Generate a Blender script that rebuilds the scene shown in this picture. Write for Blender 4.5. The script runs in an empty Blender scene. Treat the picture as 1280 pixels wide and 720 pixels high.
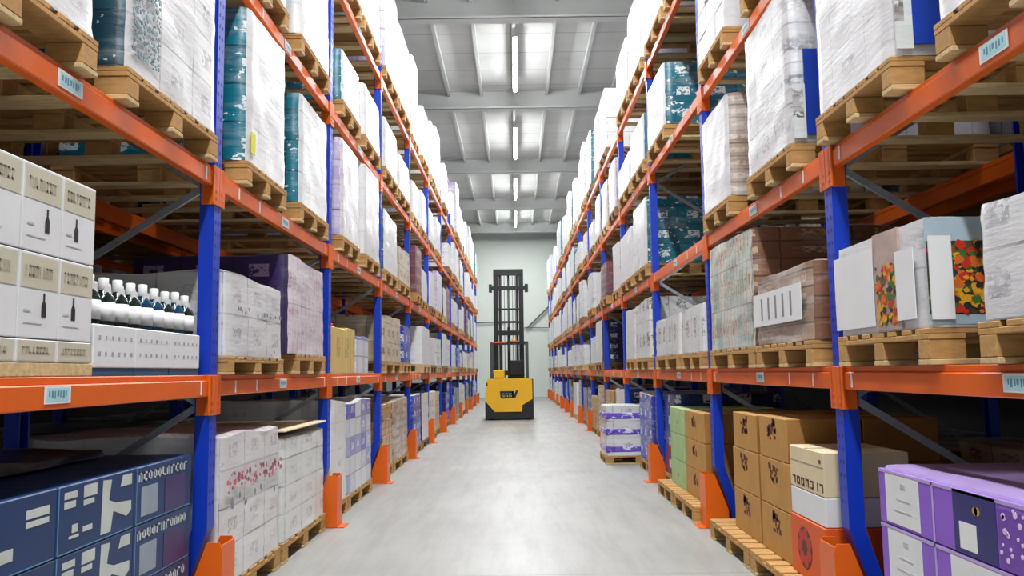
import bpy, bmesh, math, random
from mathutils import Vector, Matrix, noise
random.seed(7)
C = bpy.context.scene.collection
W_L, W_R = 1.64, 1.655            # rack faces either side of the camera line
L_BAY = 2.8
TIER = [0.0, 1.31, 2.455, 3.76, 5.07]   # level on which pallets rest
BEAM_H = 0.115

# ------------------------------------------------------------------ materials
def nodes_of(m):
    m.use_nodes = True
    nt = m.node_tree
    nt.nodes.clear()
    out = nt.nodes.new('ShaderNodeOutputMaterial')
    b = nt.nodes.new('ShaderNodeBsdfPrincipled')
    nt.links.new(b.outputs[0], out.inputs[0])
    return nt, b
def N(nt, kind, **kw):
    n = nt.nodes.new(kind)
    for k, v in kw.items():
        if k in n.inputs: n.inputs[k].default_value = v
        else: setattr(n, k, v)
    return n
def rgba(c): return (c[0], c[1], c[2], 1)
def srgb(r, g, b):
    f = lambda v: (v/255/12.92) if v <= 10 else ((v/255+0.055)/1.055)**2.4
    return (f(r), f(g), f(b))
def mixc(nt, fac, a, b):
    m = nt.nodes.new('ShaderNodeMix'); m.data_type = 'RGBA'
    for sock, v in ((m.inputs[0], fac), (m.inputs[6], a), (m.inputs[7], b)):
        if hasattr(v, 'is_output') or isinstance(v, bpy.types.NodeSocket): nt.links.new(v, sock)
        elif isinstance(v, (int, float)): sock.default_value = v
        else: sock.default_value = rgba(v)
    return m.outputs[2]
def ramp(nt, src, p0, p1, c0=(0,0,0), c1=(1,1,1)):
    r = nt.nodes.new('ShaderNodeValToRGB')
    r.color_ramp.elements[0].position = p0; r.color_ramp.elements[1].position = p1
    r.color_ramp.elements[0].color = rgba(c0); r.color_ramp.elements[1].color = rgba(c1)
    nt.links.new(src, r.inputs[0]); return r.outputs[0]
def objvec(nt, rnd=True, scale=(1,1,1), rot=(0,0,0)):
    tc = nt.nodes.new('ShaderNodeTexCoord')
    mp = nt.nodes.new('ShaderNodeMapping')
    mp.inputs['Scale'].default_value = scale; mp.inputs['Rotation'].default_value = rot
    nt.links.new(tc.outputs['Object'], mp.inputs[0])
    if rnd:
        oi = nt.nodes.new('ShaderNodeObjectInfo')
        mul = nt.nodes.new('ShaderNodeMath'); mul.operation = 'MULTIPLY'; mul.inputs[1].default_value = 37.0
        nt.links.new(oi.outputs['Random'], mul.inputs[0])
        cb = nt.nodes.new('ShaderNodeCombineXYZ')
        for i in range(3): nt.links.new(mul.outputs[0], cb.inputs[i])
        ad = nt.nodes.new('ShaderNodeVectorMath'); ad.operation = 'ADD'
        nt.links.new(mp.outputs[0], ad.inputs[0]); nt.links.new(cb.outputs[0], ad.inputs[1])
        return ad.outputs[0]
    return mp.outputs[0]
def noise_tex(nt, vec, scale, detail=3, rough=.55):
    n = nt.nodes.new('ShaderNodeTexNoise')
    n.inputs['Scale'].default_value = scale; n.inputs['Detail'].default_value = detail; n.inputs['Roughness'].default_value = rough
    nt.links.new(vec, n.inputs['Vector']); return n.outputs['Fac']
def bump(nt, b, h, strength, dist=.01):
    bp = nt.nodes.new('ShaderNodeBump'); bp.inputs['Strength'].default_value = strength; bp.inputs['Distance'].default_value = dist
    nt.links.new(h, bp.inputs['Height']); nt.links.new(bp.outputs[0], b.inputs['Normal'])
_M = {}
def plain(name, col, rough=.5, metal=0, var=.12, scale=6, bumpy=0, coat=0):
    if name in _M: return _M[name]
    m = bpy.data.materials.new(name); nt, b = nodes_of(m)
    v = objvec(nt); n = noise_tex(nt, v, scale, 4)
    c = mixc(nt, ramp(nt, n, .3, .7), tuple(x*(1-var) for x in col), tuple(min(1, x*(1+var)) for x in col))
    nt.links.new(c, b.inputs['Base Color'])
    b.inputs['Roughness'].default_value = rough; b.inputs['Metallic'].default_value = metal
    b.inputs['Coat Weight'].default_value = coat
    if bumpy: bump(nt, b, noise_tex(nt, v, scale*4, 4), bumpy)
    _M[name] = m; return m
def painted(name, col, wear=(.5,.5,.5)):
    if name in _M: return _M[name]
    m = bpy.data.materials.new(name); nt, b = nodes_of(m)
    v = objvec(nt); n = noise_tex(nt, v, 3, 3); s = noise_tex(nt, objvec(nt, scale=(1,1,.25)), 38, 4, .7)
    c = mixc(nt, ramp(nt, n, .3, .75), tuple(x*.86 for x in col), col)
    c = mixc(nt, ramp(nt, s, .69, .76), c, wear)
    nt.links.new(c, b.inputs['Base Color']); b.inputs['Roughness'].default_value = .38
    _M[name] = m; return m
def wood(name, col):
    if name in _M: return _M[name]
    m = bpy.data.materials.new(name); nt, b = nodes_of(m)
    v = objvec(nt, scale=(1.2, 6, 6)); n = noise_tex(nt, v, 7, 5, .65); k = noise_tex(nt, objvec(nt), 2.2, 2)
    c = mixc(nt, ramp(nt, n, .25, .75), tuple(x*.62 for x in col), tuple(min(1, x*1.12) for x in col))
    c = mixc(nt, ramp(nt, k, .45, .8), c, tuple(x*.7 for x in col))
    nt.links.new(c, b.inputs['Base Color']); b.inputs['Roughness'].default_value = .75
    bump(nt, b, n, .35, .004)
    _M[name] = m; return m
def wrap(name, a, b2, mark, film=.6, marks=.5, bw=.38, bh=.24, white=(.81,.81,.82), horizontal=False):
    """printed cartons in colours a / b2 under stretch film: film = how much the film, its white reflections painted in, covers them"""
    if name in _M: return _M[name]
    m = bpy.data.materials.new(name); nt, b = nodes_of(m)
    tc = nt.nodes.new('ShaderNodeTexCoord'); sp = nt.nodes.new('ShaderNodeSeparateXYZ')
    nt.links.new(tc.outputs['Object'], sp.inputs[0])
    ad = nt.nodes.new('ShaderNodeMath'); ad.operation = 'ADD'
    nt.links.new(sp.outputs[0], ad.inputs[0]); nt.links.new(sp.outputs[1], ad.inputs[1])
    cb = nt.nodes.new('ShaderNodeCombineXYZ'); nt.links.new(ad.outputs[0], cb.inputs[0]); nt.links.new(sp.outputs[2], cb.inputs[1])
    br = nt.nodes.new('ShaderNodeTexBrick'); nt.links.new(cb.outputs[0], br.inputs['Vector'])
    br.offset = 0; br.inputs['Scale'].default_value = 1; br.inputs['Brick Width'].default_value = bw; br.inputs['Row Height'].default_value = bh
    br.inputs['Mortar Size'].default_value = .006; br.inputs['Color1'].default_value = rgba(a); br.inputs['Color2'].default_value = rgba(b2)
    br.inputs['Mortar'].default_value = rgba(tuple(x*.35 for x in a))
    base = br.outputs['Color']
    mk = noise_tex(nt, objvec(nt, scale=(9, 9, 16)), 1.6, 2, .6)
    def fr(sock, div):
        d1 = nt.nodes.new('ShaderNodeMath'); d1.operation = 'DIVIDE'; nt.links.new(sock, d1.inputs[0]); d1.inputs[1].default_value = div
        d2 = nt.nodes.new('ShaderNodeMath'); d2.operation = 'FRACT'; nt.links.new(d1.outputs[0], d2.inputs[0])
        d3 = nt.nodes.new('ShaderNodeMath'); d3.operation = 'SUBTRACT'; nt.links.new(d2.outputs[0], d3.inputs[0]); d3.inputs[1].default_value = .5
        d4 = nt.nodes.new('ShaderNodeMath'); d4.operation = 'ABSOLUTE'; nt.links.new(d3.outputs[0], d4.inputs[0])
        d5 = nt.nodes.new('ShaderNodeMath'); d5.operation = 'LESS_THAN'; nt.links.new(d4.outputs[0], d5.inputs[0]); d5.inputs[1].default_value = .19
        return d5.outputs[0]
    l1, l2 = fr(ad.outputs[0], bw), fr(sp.outputs[2], bh)
    lm = nt.nodes.new('ShaderNodeMath'); lm.operation = 'MULTIPLY'; nt.links.new(l1, lm.inputs[0]); nt.links.new(l2, lm.inputs[1])
    ln_ = ramp(nt, noise_tex(nt, objvec(nt, scale=(1, 1, 1.6)), 21, 3, .7), .44, .50)
    lm2 = nt.nodes.new('ShaderNodeMath'); lm2.operation = 'MULTIPLY'; nt.links.new(lm.outputs[0], lm2.inputs[0]); nt.links.new(ln_, lm2.inputs[1])
    base = mixc(nt, lm2.outputs[0], base, mark)
    lo = .80 - .22*marks
    base = mixc(nt, ramp(nt, mk, lo, lo+.03), base, mark)
    f1 = noise_tex(nt, objvec(nt, scale=(1, 1, 5), rot=(.28, .18, 0)), 2.6, 5, .62)
    cov = ramp(nt, f1, .62-.45*film, .80-.42*film)
    cc = nt.nodes.new('ShaderNodeMath'); cc.operation = 'MULTIPLY'; cc.inputs[1].default_value = min(.93, film*1.05)
    nt.links.new(cov, cc.inputs[0])
    c = mixc(nt, cc.outputs[0], base, white)  # film cover with its white reflections mixed into the base colour
    nt.links.new(c, b.inputs['Base Color'])
    b.inputs['Roughness'].default_value = .32; b.inputs['Coat Weight'].default_value = .25; b.inputs['Coat Roughness'].default_value = .2
    f2 = noise_tex(nt, objvec(nt, scale=(2, 2, 11), rot=(.35, -.25, 0)), 3.4, 5, .6)
    mx = nt.nodes.new('ShaderNodeMath'); mx.operation = 'MULTIPLY_ADD'; mx.inputs[1].default_value = .6
    nt.links.new(br.outputs['Fac'], mx.inputs[0]); mx.inputs[1].default_value = -.5; nt.links.new(f2, mx.inputs[2])
    bump(nt, b, mx.outputs[0], .28, .010)
    _M[name] = m; return m
ORANGE = painted('orange_rack_paint', srgb(242, 106, 14), srgb(190, 80, 24))
BLUE = painted('blue_rack_paint', srgb(12, 60, 196), srgb(90, 130, 200))
GALV = plain('galvanised_steel', srgb(150,158,168), .45, .4, .15, 12)
WOOD = wood('pine_wood', srgb(204, 156, 92)); WOOD2 = wood('pale_pine_wood', srgb(226, 196, 142)); WOOD3 = wood('weathered_wood', srgb(164, 128, 92))
WHITE = (.83,.84,.85)
MW = wrap('white_wrap', (.80,.80,.82), (.70,.71,.73), (.42,.43,.47), .80, .25)
MW2 = wrap('white_wrap_faint_pink', (.80,.76,.78), (.70,.62,.68), (.45,.35,.45), .74, .35)
MW3 = wrap('white_wrap_grey_print', (.74,.75,.76), (.60,.61,.63), (.25,.26,.30), .62, .5)
MTEAL = wrap('teal_print_wrap', srgb(8,120,140), srgb(20,100,120), (.8,.85,.85), .22, .75)
MTEALD = wrap('dark_teal_print_wrap', srgb(14,70,88), srgb(10,48,64), (.6,.7,.72), .18, .6)
MNAVY = wrap('navy_print_wrap', srgb(20,48,120), srgb(14,30,90), (.7,.75,.85), .15, .45)
MBLUE = wrap('blue_print_wrap', srgb(28,70,190), srgb(20,50,150), (.85,.85,.9), .25, .7)
MLAV = wrap('lavender_wrap', srgb(196,176,214), srgb(176,160,205), (.85,.85,.9), .45, .5)
MPURD = wrap('dark_purple_wrap', srgb(56,34,92), srgb(48,28,84), (.35,.25,.45), .06, .3)
MPINK = wrap('pink_white_wrap', srgb(226,206,216), srgb(214,186,202), srgb(170,140,160), .60, .5, .12, .36)
MTAN = wrap('tan_carton_wrap', srgb(196,156,104), srgb(180,140,92), srgb(120,84,54), .12, .35)
MBEIGE = wrap('beige_wrap', srgb(206,190,160), srgb(196,176,140), srgb(140,110,90), .35, .5)
MBROWN = wrap('brown_wrap', srgb(150,104,76), srgb(128,84,62), srgb(200,170,140), .25, .4, .5, .12)
MBROWNL = wrap('light_brown_wrap', srgb(176,150,130), srgb(160,134,114), srgb(206,190,170), .42, .4, .6, .1)
MMIX = wrap('colourful_bottle_wrap', srgb(222,216,196), srgb(120,176,172), srgb(186,134,80), .45, .6, .09, .3)
MFLOW = wrap('white_wrap_dark_motif', (.78,.78,.74), (.68,.72,.70), srgb(90,70,60), .55, .55, .3, .45)
MWB = wrap('white_blue_block_wrap', (.8,.82,.84), srgb(16,46,190), (.75,.76,.8), .16, .3, .3, .18)
MMILK = wrap('milky_layered_wrap', (.76,.78,.75), (.66,.69,.67), (.40,.42,.42), .60, .5, .46, .19)
MMILKP = wrap('milky_bottle_wrap', (.78,.76,.76), (.66,.67,.66), (.42,.36,.38), .58, .45, .40, .21)
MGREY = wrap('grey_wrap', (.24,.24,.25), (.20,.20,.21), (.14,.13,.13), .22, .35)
MRED = plain('red_card', srgb(196,30,34), .5); MDRED = wrap('dark_red_wrap', srgb(120,24,50), srgb(90,20,40), (.5,.4,.4), .2, .3)
MYEL = wrap('yellow_carton', srgb(232,204,116), srgb(222,178,84), srgb(190,150,80), .10, .3, .35, .5)
MCREAM = plain('cream_card', srgb(226,208,170), .6, 0, .06); MCARD = plain('brown_card', srgb(192,142,70), .65, 0, .08, 5, .15)
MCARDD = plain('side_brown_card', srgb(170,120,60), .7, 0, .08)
MGREENC = plain('pale_green_card', srgb(170,200,140), .6, 0, .08); MORC = plain('orange_card', srgb(224,92,24), .55, 0, .06)
MWCARD = plain('white_card', (.80,.81,.82), .5, 0, .03); MDARK = plain('black_ink', (.012,.012,.015), .5); MGINK = plain('grey_ink', (.25,.26,.28), .6)
MTANP = plain('tan_label_print', srgb(206,200,178), .55, 0, .05); MBRINK = plain('brown_ink', srgb(92,44,26), .6)
MNAVC = plain('navy_card', srgb(14,54,106), .42, 0, .12, 4); MNAVC2 = plain('navy_panel_print', srgb(22,22,110), .35, 0, .05)
MPUR = plain('purple_card', srgb(138,86,206), .4, 0, .1, 4); MPURL = plain('pale_purple_film', srgb(186,160,222), .3, 0, .1, 5, .2, .3)
MLABEL = plain('pale_blue_label', srgb(178,224,232), .4, 0, .05); MPAPER = plain('white_paper', (.85,.86,.86), .5, 0, .02)
MGOLD = plain('gold_print', srgb(212,170,50), .35, .3); MREDP = plain('red_print', srgb(190,40,24), .5); MYSTK = plain('yellow_sticker', srgb(236,226,40), .5)
MYFORK = plain('forklift_yellow', srgb(246,186,10), .3, 0, .04, 2, 0, .3); MBLK = plain('black_steel', (.012,.013,.016), .4, .1); MRUB = plain('black_rubber', (.015,.015,.015), .8)
MGLASS = plain('dark_bottle_glass', (.008,.02,.018), .12, 0, .3, 8); MGLASS2 = plain('teal_bottle_glass', srgb(10,60,90), .12, 0, .3, 8); MCHAIN = plain('chain_steel', (.25,.25,.25), .4, .8)
MFLBASE = plain('print_sky_blue', srgb(176,196,208), .35, 0, .1)

# ------------------------------------------------------------------ mesh builder
class MB:
    def __init__(s): s.v = []; s.f = []; s.m = []; s.smooth = []
    def face(s, idx, mi=0, c=None, sm=False):
        if c is not None:
            p = [Vector(s.v[i]) for i in idx]
            n = Vector((0,0,0))
            for a in range(len(p)): n += p[a].cross(p[(a+1) % len(p)])
            if n.dot(sum(p, Vector((0,0,0)))/len(p) - Vector(c)) < 0: idx = idx[::-1]
        s.f.append(list(idx)); s.m.append(mi); s.smooth.append(sm)
    def box(s, x0, x1, y0, y1, z0, z1, mi=0, bev=0.0, M=None):
        c = Vector(((x0+x1)/2, (y0+y1)/2, (z0+z1)/2)); h = (abs(x1-x0)/2, abs(y1-y0)/2, abs(z1-z0)/2)
        mis = mi if isinstance(mi, (tuple, list)) else (mi, mi, mi)   # material per axis
        i0 = len(s.v)
        def put(p):
            p = c + Vector(p)
            if M is not None: p = M @ p
            s.v.append(tuple(p)); return len(s.v)-1
        cc = (M @ c) if M is not None else c
        if bev <= 0:
            id = {}
            for a in (-1,1):
                for b in (-1,1):
                    for d in (-1,1): id[a,b,d] = put((a*h[0], b*h[1], d*h[2]))
            for a in (-1,1):
                s.face([id[a,-1,-1],id[a,1,-1],id[a,1,1],id[a,-1,1]], mis[0], cc)
                s.face([id[-1,a,-1],id[1,a,-1],id[1,a,1],id[-1,a,1]], mis[1], cc)
                s.face([id[-1,-1,a],id[1,-1,a],id[1,1,a],id[-1,1,a]], mis[2], cc)
            return
        b_ = min(bev, min(h)*.49); P = {}
        for a in (-1,1):
            for b in (-1,1):
                for d in (-1,1):
                    P[0,a,b,d] = put((a*h[0], b*(h[1]-b_), d*(h[2]-b_)))
                    P[1,a,b,d] = put((a*(h[0]-b_), b*h[1], d*(h[2]-b_)))
                    P[2,a,b,d] = put((a*(h[0]-b_), b*(h[1]-b_), d*h[2]))
        for a in (-1,1):
            s.face([P[0,a,-1,-1],P[0,a,1,-1],P[0,a,1,1],P[0,a,-1,1]], mis[0], cc)
            s.face([P[1,-1,a,-1],P[1,1,a,-1],P[1,1,a,1],P[1,-1,a,1]], mis[1], cc)
            s.face([P[2,-1,-1,a],P[2,1,-1,a],P[2,1,1,a],P[2,-1,1,a]], mis[2], cc)
        for a in (-1,1):
            for b in (-1,1):
                s.face([P[0,a,b,-1],P[0,a,b,1],P[1,a,b,1],P[1,a,b,-1]], mis[0], cc)
                s.face([P[0,a,-1,b],P[0,a,1,b],P[2,a,1,b],P[2,a,-1,b]], mis[0], cc)
                s.face([P[1,-1,a,b],P[1,1,a,b],P[2,1,a,b],P[2,-1,a,b]], mis[1], cc)
                for d in (-1,1): s.face([P[0,a,b,d],P[1,a,b,d],P[2,a,b,d]], mis[0], cc)
    def bar(s, a, b, w, t, mi=0, up=(0,1,0)):
        a = Vector(a); b = Vector(b); d = b-a; L = d.length; z = d.normalized(); u = Vector(up)
        x = u.cross(z); x = Vector((1,0,0)) if x.length < 1e-4 else x.normalized(); y = z.cross(x)
        M = Matrix.Translation(a) @ Matrix((x, y, z)).transposed().to_4x4()
        s.box(-w/2, w/2, -t/2, t/2, 0, L, mi, 0, M)
    def prism(s, poly, y0, y1, mi=0, axis='y'):
        """extrude a 2-D outline; axis y: outline in (x,z)"""
        n = len(poly); mk = (lambda p, t: (p[0], t, p[1])) if axis == 'y' else ((lambda p, t: (t, p[0], p[1])) if axis == 'x' else (lambda p, t: (p[0], p[1], t)))
        i0 = len(s.v)
        for t in (y0, y1):
            for p in poly: s.v.append(mk(p, t))
        c = sum((Vector(v) for v in s.v[i0:]), Vector((0,0,0)))/(2*n)
        s.face(list(range(i0, i0+n)), mi, c); s.face(list(range(i0+n, i0+2*n)), mi, c)
        for i in range(n):
            j = (i+1) % n; s.face([i0+i, i0+j, i0+n+j, i0+n+i], mi, c)
    def lathe(s, prof, cx=0, cy=0, n=12, mi=0, axis='z', cz=0):
        i0 = len(s.v)
        for r, h in prof:
            for k in range(n):
                a = 2*math.pi*k/n; p, q = r*math.cos(a), r*math.sin(a)
                s.v.append((cx+p, cy+q, cz+h) if axis == 'z' else ((cx+h, cy+p, cz+q) if axis == 'x' else (cx+p, cy+h, cz+q)))
        for i in range(len(prof)-1):
            for k in range(n):
                l = (k+1) % n; c = (cx, cy, cz+(prof[i][1]+prof[i+1][1])/2) if axis == 'z' else None
                s.face([i0+i*n+k, i0+i*n+l, i0+(i+1)*n+l, i0+(i+1)*n+k], mi, c, True)
        s.face([i0+k for k in range(n)][::-1], mi); s.face([i0+(len(prof)-1)*n+k for k in range(n)], mi)
    def mesh(s, name, mats, sharp=None):
        me = bpy.data.meshes.new(name); me.from_pydata(s.v, [], s.f)
        for m in (mats if isinstance(mats, (list, tuple)) else [mats]): me.materials.append(m)
        me.polygons.foreach_set('material_index', s.m); me.polygons.foreach_set('use_smooth', s.smooth); me.update()
        if sharp: me.set_sharp_from_angle(angle=sharp)
        return me
def link(name, me, parent=None, loc=None):
    o = bpy.data.objects.new(name, me); C.objects.link(o)
    if parent is not None: o.parent = parent
    if loc is not None: o.location = loc
    return o
def tag(o, label, cat, group=None, kind=None):
    if label: o['label'] = label
    if cat: o['category'] = cat
    if group: o['group'] = group
    if kind: o['kind'] = kind
    return o
def empty(name, loc, label, cat, group=None):
    o = bpy.data.objects.new(name, None); C.objects.link(o); o.location = loc; o.empty_display_size = .1
    return tag(o, label, cat, group)
def struct(name, mb, mat):
    o = link(name, mb.mesh(name, mat)); o['kind'] = 'structure'; return o
ORD = ['first','second','third','fourth','fifth','sixth','seventh','eighth','ninth','tenth','eleventh','twelfth','thirteenth','fourteenth']
LEVEL = ['floor level','first shelf','second shelf','third shelf','top shelf']
SIDE = {-1: 'left', 1: 'right'}
def front(sd): return -W_L if sd < 0 else W_R
Y0 = {-1: 4.52, 1: 4.29}           # centre of the first visible post on each side
NB = {-1: 11, 1: 13}               # bays beyond that post

# ------------------------------------------------------------------ building shell
def floor_mat():
    m = bpy.data.materials.new('polished_concrete'); nt, b = nodes_of(m)
    v = objvec(nt, False); n1 = noise_tex(nt, v, .8, 5, .6); n2 = noise_tex(nt, objvec(nt, False, (3, .35, 1)), 2.5, 5, .65); n3 = noise_tex(nt, v, 30, 4, .7)
    c = mixc(nt, ramp(nt, n1, .3, .7), srgb(152,152,149), srgb(170,170,166))
    c = mixc(nt, ramp(nt, n2, .45, .85), c, srgb(140,140,136))
    br = nt.nodes.new('ShaderNodeTexBrick'); sh = nt.nodes.new('ShaderNodeVectorMath'); sh.operation = 'ADD'; sh.inputs[1].default_value = (15, 0, 0); nt.links.new(v, sh.inputs[0]); nt.links.new(sh.outputs[0], br.inputs['Vector']); br.offset = 0
    br.inputs['Scale'].default_value = 1; br.inputs['Brick Width'].default_value = 30; br.inputs['Row Height'].default_value = 5.5; br.inputs['Mortar Size'].default_value = .006
    c = mixc(nt, br.outputs['Fac'], c, srgb(132,131,126))
    nt.links.new(c, b.inputs['Base Color'])
    r = nt.nodes.new('ShaderNodeMapRange'); nt.links.new(n2, r.inputs[0]); r.inputs[3].default_value = .36; r.inputs[4].default_value = .50
    nt.links.new(r.outputs[0], b.inputs['Roughness'])
    bump(nt, b, n1, .06, .01); return m
XW, YB, YF, ZR = 6.6, -9.0, 42.6, 8.72
f = MB(); f.box(-XW, XW, YB, YF, -.2, 0); struct('floor', f, floor_mat())
def roof_mat():
    m = bpy.data.materials.new('roof_sheet'); nt, b = nodes_of(m)
    v = objvec(nt, False); n1 = noise_tex(nt, objvec(nt, False, (.5, .5, 1)), 1.5, 4)
    c = mixc(nt, ramp(nt, n1, .3, .7), srgb(200,202,198), srgb(222,224,220))
    br = nt.nodes.new('ShaderNodeTexBrick'); nt.links.new(v, br.inputs['Vector']); br.offset = 0
    br.inputs['Scale'].default_value = 1; br.inputs['Brick Width'].default_value = 30; br.inputs['Row Height'].default_value = 1.1; br.inputs['Mortar Size'].default_value = .012
    c = mixc(nt, br.outputs['Fac'], c, srgb(160,160,156))
    nt.links.new(c, b.inputs['Base Color']); b.inputs['Roughness'].default_value = .5; return m
f = MB(); f.box(-XW, XW, YB, YF, ZR, ZR+.2); struct('ceiling', f, roof_mat())
MWALL = plain('pale_green_wall_paint', srgb(234,242,234), .6, 0, .03, .6)
MSIDE = plain('side_wall_darkened_for_shade', srgb(30,31,33), .7)  # unseen side walls, coloured dark so the rack interiors stay in shade
MSTEEL = plain('pale_grey_steel_paint', srgb(214,217,214), .5, 0, .04, .8)
f = MB(); f.box(-XW, XW, YF, YF+.2, 0, ZR); struct('wall_back', f, MWALL)
f = MB(); f.box(-XW, XW, YB-.2, YB, 0, ZR); struct('wall_front', f, MWALL)
f = MB(); f.box(-XW-.2, -XW, YB, YF, 0, ZR); struct('wall_left', f, MSIDE)
f = MB(); f.box(XW, XW+.2, YB, YF, 0, ZR); struct('wall_right', f, MSIDE)
for i, y in enumerate([-3.2, 3.2, 9.6, 15.75, 21.35, 28.4, 34.9, 40.9]):   # deep roof beams across the hall
    f = MB(); f.box(-XW, XW, y-.01, y+.01, 8.2, ZR); f.box(-XW, XW, y-.13, y+.13, 8.2, 8.215); f.box(-XW, XW, y-.13, y+.13, ZR-.02, ZR)
    f.box(-XW, XW, y-.13, y-.115, 8.2, 8.26); f.box(-XW, XW, y-.02, y+.16, 8.215, ZR)
    struct('trim_%d' % (i+1), f, MSTEEL)
for i in range(-7, 8):                                                       # purlins along the hall
    x = .06 + i*.86
    f = MB(); f.box(x-.035, x+.035, YB, YF, 8.58, ZR)
    struct('trim_%d' % (i+16), f, MSTEEL)
# thin rail and stay on the back wall
f = MB(); f.bar((-2.6, YF-.12, 3.8), (-.5, YF-.12, 3.86), .05, .05); f.bar((.5, YF-.12, 3.55), (2.6, YF-.12, 3.5), .04, .04)
f.bar((-2.6, YF-.12, 3.8), (-2.6, YF, 3.8), .05, .05, 0, (0,0,1)); f.bar((-.5, YF-.12, 3.86), (-.5, YF, 3.86), .05, .05, 0, (0,0,1))
f.bar((.5, YF-.12, 3.55), (.5, YF, 3.55), .05, .05, 0, (0,0,1)); f.bar((2.6, YF-.12, 3.5), (2.6, YF, 3.5), .05, .05, 0, (0,0,1))
f.bar((.6, YF-.14, 3.5), (1.9, YF-.14, 4.75), .07, .07)
tag(link('wall_rail', f.mesh('wall_rail', plain('dull_grey_rail', srgb(96,104,100), .5))), 'thin grey rail and slanted stay fixed across the pale back wall', 'rail')

# ------------------------------------------------------------------ lamps
EM = bpy.data.materials.new('lit_tube'); nt, b = nodes_of(EM)
b.inputs['Base Color'].default_value = (1,1,1,1); b.inputs['Emission Color'].default_value = (.97,.99,1,1); b.inputs['Emission Strength'].default_value = 38
LAMP_W = 185
lamps = [(-7.6, 3.1), (-4.4+1.3, 3.1), (.2, 3.1), (5.2, 3.1), (11.2, 3.1), (17.0, 3.25), (23.6, 3.3), (30.0, 3.4), (36.2, 3.7)]
for i, (y, ln) in enumerate(lamps):
    near = ['behind the camera, farthest back','behind the camera, second from the back','just behind the viewpoint','over the near bays','before the first visible roof beam','nearest of the four seen, largest','second of the four seen','third of the four seen','farthest of the four seen, by back wall'][i]
    t = empty('ceiling_light', (.09, y, 8.35), 'long white tube light under the roof, ' + near, 'light', 'tube lights over the aisle')
    m_ = MB(); m_.box(-.06, .06, 0, ln, .03, .09, 0, .01); link('light_housing', m_.mesh('light_housing', MSTEEL), t)
    m_ = MB(); m_.lathe([(.045, 0), (.045, ln)], n=10, axis='y'); link('light_tube', m_.mesh('light_tube', EM), t)
    al = bpy.data.lights.new('lamp_glow', 'AREA'); al.shape = 'RECTANGLE'; al.size = .22; al.size_y = ln; al.energy = LAMP_W; al.color = (.97, .99, 1)
    ao = bpy.data.objects.new('lamp_glow', al); C.objects.link(ao); ao.parent = t; ao.location = (0, ln/2, -.06)
    for yy in (.3, ln-.3):
        m_ = MB(); m_.box(-.006, .006, yy-.006, yy+.006, .09, .23); link('hanger', m_.mesh('hanger', GALV), t)

# ------------------------------------------------------------------ racks
def post_mesh(sd, slanted=True):
    """channel post, outer face at x=0 towards the aisle, depth .08 away from the aisle; foot of the post slants back"""
    s = -sd; mb = MB(); H = 5.42
    rows = [(0.0, .13), (.10, .13), (.50, 0), (H, 0)] if slanted else [(0, 0), (H, 0)]
    sec = [(0, -.05), (0, .05), (.08, .05), (.08, .035), (.012, .035), (.012, -.035), (.08, -.035), (.08, -.05)]
    i0 = 0
    for z, off in rows:
        for x, y in sec: mb.v.append((sd*(x+off), y, z))
    n = len(sec)
    for r in range(len(rows)-1):
        for k in range(n):
            l = (k+1) % n; mb.f.append([r*n+k, r*n+l, (r+1)*n+l, (r+1)*n+k]); mb.m.append(0); mb.smooth.append(False)
    mb.f.append([(len(rows)-1)*n+k for k in range(n)]); mb.m.append(0); mb.smooth.append(False)
    for i in range(72):                                     # row of slots in the post face
        z = .62 + i*.066
        for yy in (-.022, .022): mb.box(-.0012, .0012, yy-.005, yy+.005, z, z+.02, 1)
    return mb.mesh('upright_post', [BLUE, plain('slot_shadow_blue', srgb(6,26,110), .5)])
def beam_mesh(sd, z=BEAM_H):
    mb = MB(); x = sd
    mb.box(0, sd*.05, .055, L_BAY-.055, 0, z-.028, 0, .005); mb.box(sd*.016, sd*.05, .055, L_BAY-.055, z-.028, z, 0, .003)
    return mb.mesh('beam', ORANGE)
def conn_mesh(sd, e):
    mb = MB(); a, b_ = (0.003, .085) if e < 0 else (-.085, -.003)
    mb.box(-sd*.010, sd*.0, a if e < 0 else a, b_, -.10, BEAM_H, 0, .003)
    y = .056 if e < 0 else -.056
    mb.box(-sd*.010, sd*.07, y-.004, y+.004, -.10, BEAM_H, 0, .001)
    for zz in (-.07, -.03): mb.box(-sd*.014, -sd*.008, (a+b_)/2-.012, (a+b_)/2+.012, zz, zz+.012, 0)
    return mb.mesh('beam_connector', ORANGE)
RACK_D = 1.1
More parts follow.
